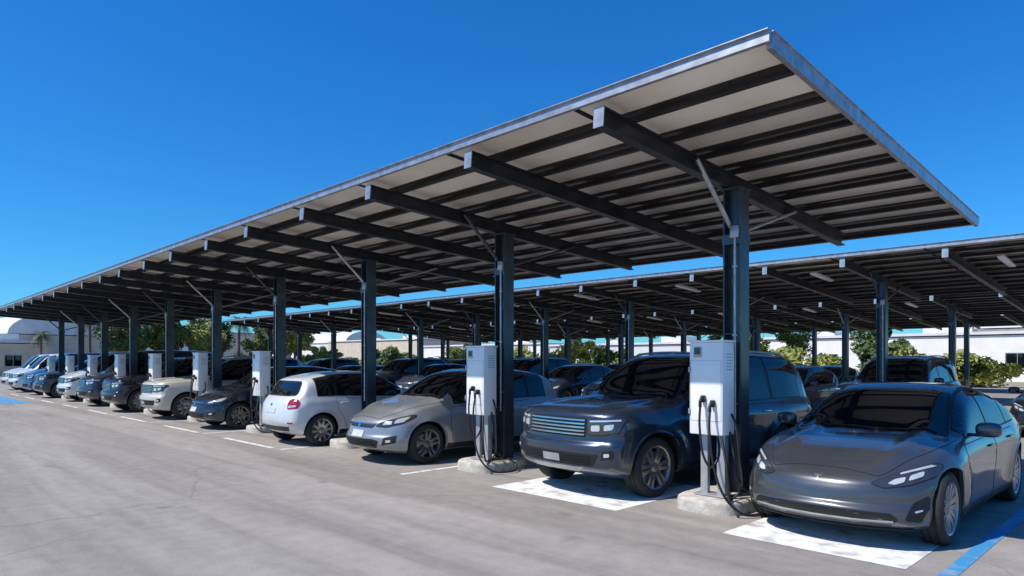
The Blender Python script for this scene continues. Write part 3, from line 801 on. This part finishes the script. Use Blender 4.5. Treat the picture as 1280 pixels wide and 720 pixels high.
# ------------------------------------------------------------------ ground
def plane(name,x0,x1,y0,y1,z,m,label=None):
    bm=bmesh.new(); vs=[bm.verts.new(p) for p in ((x0,y0,z),(x1,y0,z),(x1,y1,z),(x0,y1,z))]; bm.faces.new(vs)
    o=finish(bm,name,[m]); o["kind"]="structure"; 
    return o
def m_asphalt():
    m,N,L,B=newmat('worn_asphalt')
    tc=N.new('ShaderNodeTexCoord')
    def nz(sc,det=6,vec=None,dist=0):
        n=N.new('ShaderNodeTexNoise'); n.inputs['Scale'].default_value=sc; n.inputs['Detail'].default_value=det; n.inputs['Distortion'].default_value=dist
        L.new(vec or tc.outputs['Object'],n.inputs['Vector']); return n
    def ramp(n,p0,c0,p1,c1,out='Fac'):
        r=N.new('ShaderNodeValToRGB'); r.color_ramp.elements[0].position=p0; r.color_ramp.elements[1].position=p1
        r.color_ramp.elements[0].color=(c0,c0,c0,1); r.color_ramp.elements[1].color=(c1,c1,c1,1); L.new(n.outputs[out],r.inputs['Fac']); return r
    def mul(a,b):
        x=N.new('ShaderNodeMix'); x.data_type='RGBA'; x.blend_type='MULTIPLY'; x.inputs['Factor'].default_value=1
        L.new(a,x.inputs['A']); L.new(b,x.inputs['B']); return x.outputs['Result']
    def mapped(sc,rot):
        mp=N.new('ShaderNodeMapping'); mp.inputs['Scale'].default_value=sc; mp.inputs['Rotation'].default_value=(0,0,rot); L.new(tc.outputs['Object'],mp.inputs['Vector']); return mp.outputs[0]
    big=nz(.35,5); strk=nz(1.0,7,mapped((.08,1.3,1),.10),.7); strk2=nz(1.0,5,mapped((.25,3.5,1),-.18),1.0); fine=nz(95,5); med=nz(5,7)
    base=N.new('ShaderNodeRGB'); base.outputs[0].default_value=(.50,.452,.41,1)
    c=mul(base.outputs[0],ramp(big,.3,.86,.7,1.0).outputs[0]); c=mul(c,ramp(strk,.36,.76,.60,1.0).outputs[0]); c=mul(c,ramp(strk2,.3,.88,.5,1.0).outputs[0])
    c=mul(c,ramp(fine,.3,.60,.68,1.0).outputs[0]); c=mul(c,ramp(med,.3,.84,.65,1.0).outputs[0])
    vs=N.new('ShaderNodeTexVoronoi'); vs.inputs['Scale'].default_value=.9; vs.inputs['Randomness'].default_value=1
    wn=nz(1.6,5); ad=N.new('ShaderNodeVectorMath'); ad.operation='MULTIPLY_ADD'; ad.inputs[1].default_value=(.5,.5,.5); L.new(wn.outputs['Color'],ad.inputs[0]); L.new(tc.outputs['Object'],ad.inputs[2]); L.new(ad.outputs[0],vs.inputs['Vector'])
    c=mul(c,ramp(vs,.03,.72,.13,1.0,'Distance').outputs[0])
    vo=N.new('ShaderNodeTexVoronoi'); vo.feature='DISTANCE_TO_EDGE'; vo.inputs['Scale'].default_value=.16; L.new(ad.outputs[0],vo.inputs['Vector'])
    c=mul(c,ramp(vo,0,.80,.002,1.0,'Distance').outputs[0])
    L.new(c,B.inputs['Base Color']); B.inputs['Roughness'].default_value=.85; B.inputs['Specular IOR Level'].default_value=.3
    bp=N.new('ShaderNodeBump'); bp.inputs['Strength'].default_value=.5; bp.inputs['Distance'].default_value=.01; L.new(fine.outputs['Fac'],bp.inputs['Height']); L.new(bp.outputs['Normal'],B.inputs['Normal'])
    return m
def m_line(name,col):
    m,N,L,B=newmat(name)
    tc=N.new('ShaderNodeTexCoord'); n=N.new('ShaderNodeTexNoise'); n.inputs['Scale'].default_value=5; n.inputs['Detail'].default_value=9; L.new(tc.outputs['Object'],n.inputs['Vector'])
    r=N.new('ShaderNodeValToRGB'); r.color_ramp.elements[0].position=.27; r.color_ramp.elements[1].position=.50
    r.color_ramp.elements[0].color=(.40,.37,.34,1); r.color_ramp.elements[1].color=(*col,1); L.new(n.outputs['Fac'],r.inputs['Fac']); L.new(r.outputs[0],B.inputs['Base Color']); B.inputs['Roughness'].default_value=.7
    return m
M_asph=m_asphalt(); M_wl=m_line('white_road_paint',(.80,.79,.76)); M_bl=m_line('blue_road_paint',(.05,.27,.52))
M_soil=mat('dry_soil',(.34,.29,.22),.95,var=.3,scale=.05,bump=.3)
plane('ground',-2500,2500,-2500,2500,-.012,M_soil)
plane('parking_lot',-75,30,-30,50,0,M_asph)
def mark(name,x0,x1,y0,y1,m): return plane(name,x0,x1,y0,y1,.004,m)
mark('road_marking',-3.35,-1.72,6.15,7.6,M_wl)
mark('road_marking',-6.75,-4.68,6.2,8.2,M_wl)
mark('road_marking',-1.50,-1.38,5.7,11.5,M_bl)
for k in range(1,10):
    x=-3.9-SP*k
    mark('road_marking',x-.06-.55,x+.04-.55,5.9,11.2,M_wl)
    if k>1: mark('road_marking',x-3.3,x-.9,5.85,5.95,M_wl)
mark('road_marking',-46,-33,2.8,5.2,M_bl)
for k in range(11): mark('road_marking',-2.0-SP*k,-1.9-SP*k,17.6,23,M_wl)
# ------------------------------------------------------------------ vegetation
def m_leaf(name,c0,c1):
    m,N,L,B=newmat(name)
    tc=N.new('ShaderNodeTexCoord'); n=N.new('ShaderNodeTexNoise'); n.inputs['Scale'].default_value=1.4; n.inputs['Detail'].default_value=6; L.new(tc.outputs['Object'],n.inputs['Vector'])
    r=N.new('ShaderNodeValToRGB'); r.color_ramp.elements[0].position=.35; r.color_ramp.elements[1].position=.65
    r.color_ramp.elements[0].color=(*c0,1); r.color_ramp.elements[1].color=(*c1,1); L.new(n.outputs['Fac'],r.inputs['Fac']); L.new(r.outputs[0],B.inputs['Base Color']); B.inputs['Roughness'].default_value=.6
    return m
M_leaf=m_leaf('green_foliage',(.03,.07,.015),(.12,.16,.035)); M_leaf2=m_leaf('yellow_green_foliage',(.10,.13,.02),(.32,.33,.07)); M_bark=mat('bark',(.14,.10,.07),.9,bump=.5)
def leaves(bm,clumps,n,sz,rs):
    for i in range(n):
        c,r=rs.choice(clumps)
        d=Vector((rs.gauss(0,1),rs.gauss(0,1),rs.gauss(0,1))).normalized()*(rs.random()**.4)
        p=Vector(c)+Vector((d.x*r,d.y*r,d.z*r*.75))
        a=Vector((rs.gauss(0,1),rs.gauss(0,1),rs.gauss(0,1))).normalized(); b=a.orthogonal().normalized(); s=sz*rs.uniform(.6,1.3)
        vs=[bm.verts.new(p+a*s),bm.verts.new(p+b*s*.5),bm.verts.new(p-a*s),bm.verts.new(p-b*s*.5)]
        bm.faces.new(vs)
def tree_meshes(seed,h):
    rs=random.Random(seed); bt=bmesh.new(); clumps=[]
    tube(bt,[(0,0,0),(.05*h*.2,0,h*.25),(0,.03*h,h*.5),(.02,0,h*.8)],[.05*h*.5,.04*h*.5,.03*h*.5,.01*h],8)
    for i in range(9):
        a=rs.uniform(0,6.28); z0=h*rs.uniform(.3,.6); rr=h*rs.uniform(.15,.34); z1=h*rs.uniform(.5,.95)
        e=(rr*math.cos(a),rr*math.sin(a),z1); tube(bt,[(0,0,z0),(e[0]*.5,e[1]*.5,(z0+z1)/2+.1),e],[.018*h,.012*h,.004*h],6)
        clumps.append((e,h*rs.uniform(.11,.20)))
    for i in range(7): clumps.append(((rs.gauss(0,.1*h),rs.gauss(0,.1*h),h*rs.uniform(.5,1)),h*rs.uniform(.11,.18)))
    bl=bmesh.new(); leaves(bl,clumps,5200,.028*h,rs)
    return bt,bl
def palm_meshes(seed,h):
    rs=random.Random(seed); bt=bmesh.new(); tube(bt,[(0,0,0),(.1,0,h*.5),(.05,.1,h)],[.22,.16,.14],8)
    bl=bmesh.new()
    for i in range(26):
        a=rs.uniform(0,6.28); el=rs.uniform(-.5,1.1); ln=rs.uniform(1.6,2.3); P=[]
        for j in range(9):
            t=j/8; r=ln*t*math.cos(el*.8); z=h+ln*(t*math.sin(el)-.75*t*t)
            P.append(Vector((.05+r*math.cos(a),.1+r*math.sin(a),z)))
        sdv=Vector((-math.sin(a),math.cos(a),0))
        for j in range(1,9):
            for s in (-1,1):
                for q in (0,.5):
                    p=P[j-1].lerp(P[j],q); w=.42*(1-((j+q)/9-.45)**2*2.5); d=sdv*s*w+Vector((math.cos(a)*.2,math.sin(a)*.2,-.16))
                    e=(P[j]-P[j-1]).normalized()*.05
                    bl.faces.new([bl.verts.new(p-e),bl.verts.new(p+e),bl.verts.new(p+d)])
    return bt,bl
TR=[]
for s in range(4):
    bt,bl=tree_meshes(s+3,6) if s<3 else palm_meshes(9,6.5)
    t=finish(bt,'trunk',[M_bark]); l=finish(bl,'crown',[M_leaf if s!=1 else M_leaf2]); TR.append((t.data,l.data)); bpy.data.objects.remove(t); bpy.data.objects.remove(l)
def add_tree(x,y,s,v):
    r=empty('palm_tree' if v==3 else 'tree',(x,y,0),random.uniform(0,6)); r.scale=(s,s,s); inst(TR[v][0],'trunk',r); inst(TR[v][1],'crown',r)
    meta(r,'palm tree with green fronds beyond the parking lot' if v==3 else 'green leafy tree standing beyond the parking lot','palm tree' if v==3 else 'tree','trees around the parking lot')
BU=[]
for s in range(3):
    rs=random.Random(s+40); bm=bmesh.new(); cl=[((rs.gauss(0,.8),rs.gauss(0,.5),rs.uniform(.3,1.5)),rs.uniform(.4,.8)) for i in range(8)]
    leaves(bm,cl,2200,.13,rs)
    for i in range(5): tube(bm,[(0,0,0),(rs.gauss(0,.4),rs.gauss(0,.3),1.2)],.03,5)
    o=finish(bm,'bush',[M_leaf2 if s<2 else M_leaf]); BU.append(o.data); bpy.data.objects.remove(o)
rs=random.Random(5)
for i in range(70):
    x=-6-i*1.8+rs.uniform(-1,1); y=52.5+rs.uniform(-1.5,1.5)
    if rs.random()<.08: continue
    o=inst(BU[rs.randrange(3)],'bush',None,(x,y,0),(0,0,rs.uniform(0,6))); s=rs.uniform(.9,1.8); o.scale=(s,s,s*rs.uniform(.8,1.25))
    meta(o,'yellow green shrub along the edge of the lot','bush','shrubs along the lot edge')
for i in range(16):
    add_tree(-16-i*9.5+rs.uniform(-4,4),58+rs.uniform(-3,6),rs.uniform(.5,.85),rs.randrange(3))
for x,y,s,v in ((-82,21,1.0,0),(-84,25,1.15,2),(-80,29,1.0,1),(-88,34,1.1,2),(-83,38,.9,1),(-92,45,1.0,0),(-86,14.5,.7,3),(-86,19,1.0,3),(-82,23,.95,3),(-88,9,.6,3),(-80,33,1.0,3),(-81,26.5,1.0,0),(-84,30,1.1,0),(-80,36,1.05,2),(-84,42,1.1,1),(-87,22.5,1.0,2)): add_tree(x,y,s,v)
for i in range(4,12):
    o=inst(BU[rs.randrange(3)],'bush',None,(-76+rs.uniform(-1,1),5+i*3.2,0),(0,0,rs.uniform(0,6))); meta(o,'yellow green shrub along the edge of the lot','bush','shrubs along the lot edge')
# ------------------------------------------------------------------ buildings
M_w1=mat('white_render',(.80,.77,.72),.8,var=.08,scale=1); M_w2=mat('tan_render',(.60,.52,.41),.8,var=.1,scale=1); M_w3=mat('pale_grey_panel',(.68,.67,.66),.6,var=.08,scale=1)
bm=bmesh.new(); box(bm,(0,0,0),(1.5,.06,1.2)); _w=finish(bm,'window',[M_glass]); WIN=_w.data; bpy.data.objects.remove(_w)
bm=bmesh.new(); box(bm,(0,0,.63),(1.66,.09,.07)); box(bm,(0,0,-.63),(1.7,.12,.07)); box(bm,(-.79,0,0),(.07,.09,1.19)); box(bm,(.79,0,0),(.07,.09,1.19)); box(bm,(0,-.045,0),(.05,.02,1.19)); _w=finish(bm,'frame',[M_galv]); FRM=_w.data; bpy.data.objects.remove(_w)
def building(x,y,w,d,h,rot,m,label,roof='flat'):
    r=empty('building',(x,y,0),rot); meta(r,label,'building','low buildings beyond the lot')
    bm=bmesh.new(); box(bm,(0,0,h/2-.1),(w,d,h+.2)); finish(bm,'wall',[m],r)
    bm=bmesh.new()
    if roof=='flat':
        box(bm,(0,0,h+.1+.12),(w+.4,d+.4,.24)); box(bm,(w*.2,0,h+.7),(w*.15,d*.3,.9)); box(bm,(-w*.25,d*.1,h+.6),(2,2,.7))
    else:
        n=16; A=[];B=[]
        for i in range(n+1):
            a=math.pi*i/n; yy=-math.cos(a)*(d/2+.2); zz=h+.1+math.sin(a)*d*.22
            A.append(bm.verts.new((-w/2-.2,yy,zz)));B.append(bm.verts.new((w/2+.2,yy,zz)))
        for i in range(n): bm.faces.new((A[i],B[i],B[i+1],A[i+1]))
        bm.faces.new(A); bm.faces.new(B[::-1]); bm.faces.new((A[0],A[-1],B[-1],B[0]))
        bmesh.ops.recalc_face_normals(bm,faces=bm.faces)
    finish(bm,'roof',[M_w3],r,smooth=30)
    n=int(w/3.6); fl=max(1,int(h/3.1))
    for f in range(fl):
        for i in range(n):
            xx=-w/2+(i+.5)*w/n; z=1.7+f*3.1
            o=inst(WIN,'window',r,(xx,-d/2-.01,z)); inst(FRM,'frame',o)
        for i in range(int(d/4)):
            yy=-d/2+(i+.5)*d/int(d/4)
            o=inst(WIN,'window',r,(w/2+.01,yy,1.7+f*3.1),(0,0,math.pi/2)); inst(FRM,'frame',o)
for x,y,w,d,h,rot,m,l,rf in ((-22,74,26,12,3.8,0,M_w1,'low white building with a flat roof','flat'),(-52,76,24,12,3.6,.05,M_w3,'pale grey low hall with flat roof','flat'),
 (-82,78,28,12,4.0,0,M_w1,'low white building with a flat roof','flat'),(-118,82,30,14,5.6,.1,M_w2,'tan low building with flat roof','flat'),(-165,90,34,14,6,.2,M_w1,'low white hall with curved roof','dome'),
 (-112,20,14,14,5.0,.15,M_w2,'tan low hall with curved roof','dome'),(-125,38,16,14,5.2,.1,M_w1,'white low building with flat roof','flat'),(-115,-2,14,14,4.6,.2,M_w2,'tan low building with flat roof','flat'),(-97,12.5,9,7,3.6,.1,M_w2,'small tan building with flat roof','flat'),(-99,4,8,8,4.4,.1,M_w1,'small white building with flat roof','flat'),(-170,60,24,18,8,0,M_w2,'tan two storey building with flat roof','flat'),(-5,76,18,12,4.4,0,M_w2,'tan low building with flat roof','flat')):
    building(x,y,w,d,h,rot,m,l,rf)
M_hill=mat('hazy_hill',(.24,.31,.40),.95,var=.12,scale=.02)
bm=bmesh.new(); prev=None
for i in range(121):
    a=math.radians(-10+ i*1.75) ; 
    R1=1000; 
    x=-R1*math.sin(a*.9+.3); y=R1*math.cos(a*.9+.3)
    h=6+24*max(0,noise.noise(Vector((i*.13,3.1,0)))+.2)+4*noise.noise(Vector((i*.6,1,0)))
    row=[bm.verts.new((x,y,-1)),bm.verts.new((x*1.15,y*1.15,max(4,h))),bm.verts.new((x*1.4,y*1.4,-1))]
    if prev: 
        for q in range(2): bm.faces.new((prev[q],row[q],row[q+1],prev[q+1]))
    prev=row
o=finish(bm,'hill',[M_hill],smooth=80); o["kind"]="structure"
# ------------------------------------------------------------------ light & camera
EL=math.radians(52); AZ=math.radians(202)
w=bpy.data.worlds.new('World'); scene.world=w; w.use_nodes=True; N=w.node_tree.nodes; Lk=w.node_tree.links
bg=N['Background']; sky=N.new('ShaderNodeTexSky'); sky.sky_type='NISHITA'; sky.sun_disc=False; sky.sun_elevation=EL; sky.sun_rotation=AZ; sky.air_density=1.0; sky.dust_density=.3; sky.ozone_density=3
hs=N.new('ShaderNodeHueSaturation'); hs.inputs['Saturation'].default_value=1.35; hs.inputs['Value'].default_value=1.0
gm=N.new('ShaderNodeGamma'); gm.inputs['Gamma'].default_value=.85
mm=N.new('ShaderNodeMix'); mm.data_type='RGBA'; mm.blend_type='MULTIPLY'; mm.inputs['Factor'].default_value=1; mm.inputs['B'].default_value=(.38,1.10,1.68,1)
Lk.new(sky.outputs[0],hs.inputs['Color']); Lk.new(hs.outputs[0],gm.inputs['Color']); Lk.new(gm.outputs[0],mm.inputs['A']); Lk.new(mm.outputs['Result'],bg.inputs['Color']); bg.inputs['Strength'].default_value=.12
sd=bpy.data.lights.new('sun','SUN'); sd.energy=5; sd.angle=math.radians(.53); sd.color=(1,.95,.87)
so=bpy.data.objects.new('sun',sd); link(so); v=Vector((math.sin(AZ)*math.cos(EL),math.cos(AZ)*math.cos(EL),math.sin(EL))); so.rotation_euler=v.to_track_quat('Z','Y').to_euler()
cam=bpy.data.cameras.new('camera'); co=bpy.data.objects.new('camera',cam); link(co); co.location=(0,0,1.7); co.rotation_euler=(math.pi/2,0,math.radians(45.73))
cam.lens=849/1280*36; cam.sensor_width=36; cam.shift_y=91/1280; cam.clip_end=6000
scene.camera=co
scene.view_settings.view_transform='Standard'; scene.view_settings.look='None'; scene.view_settings.exposure=0
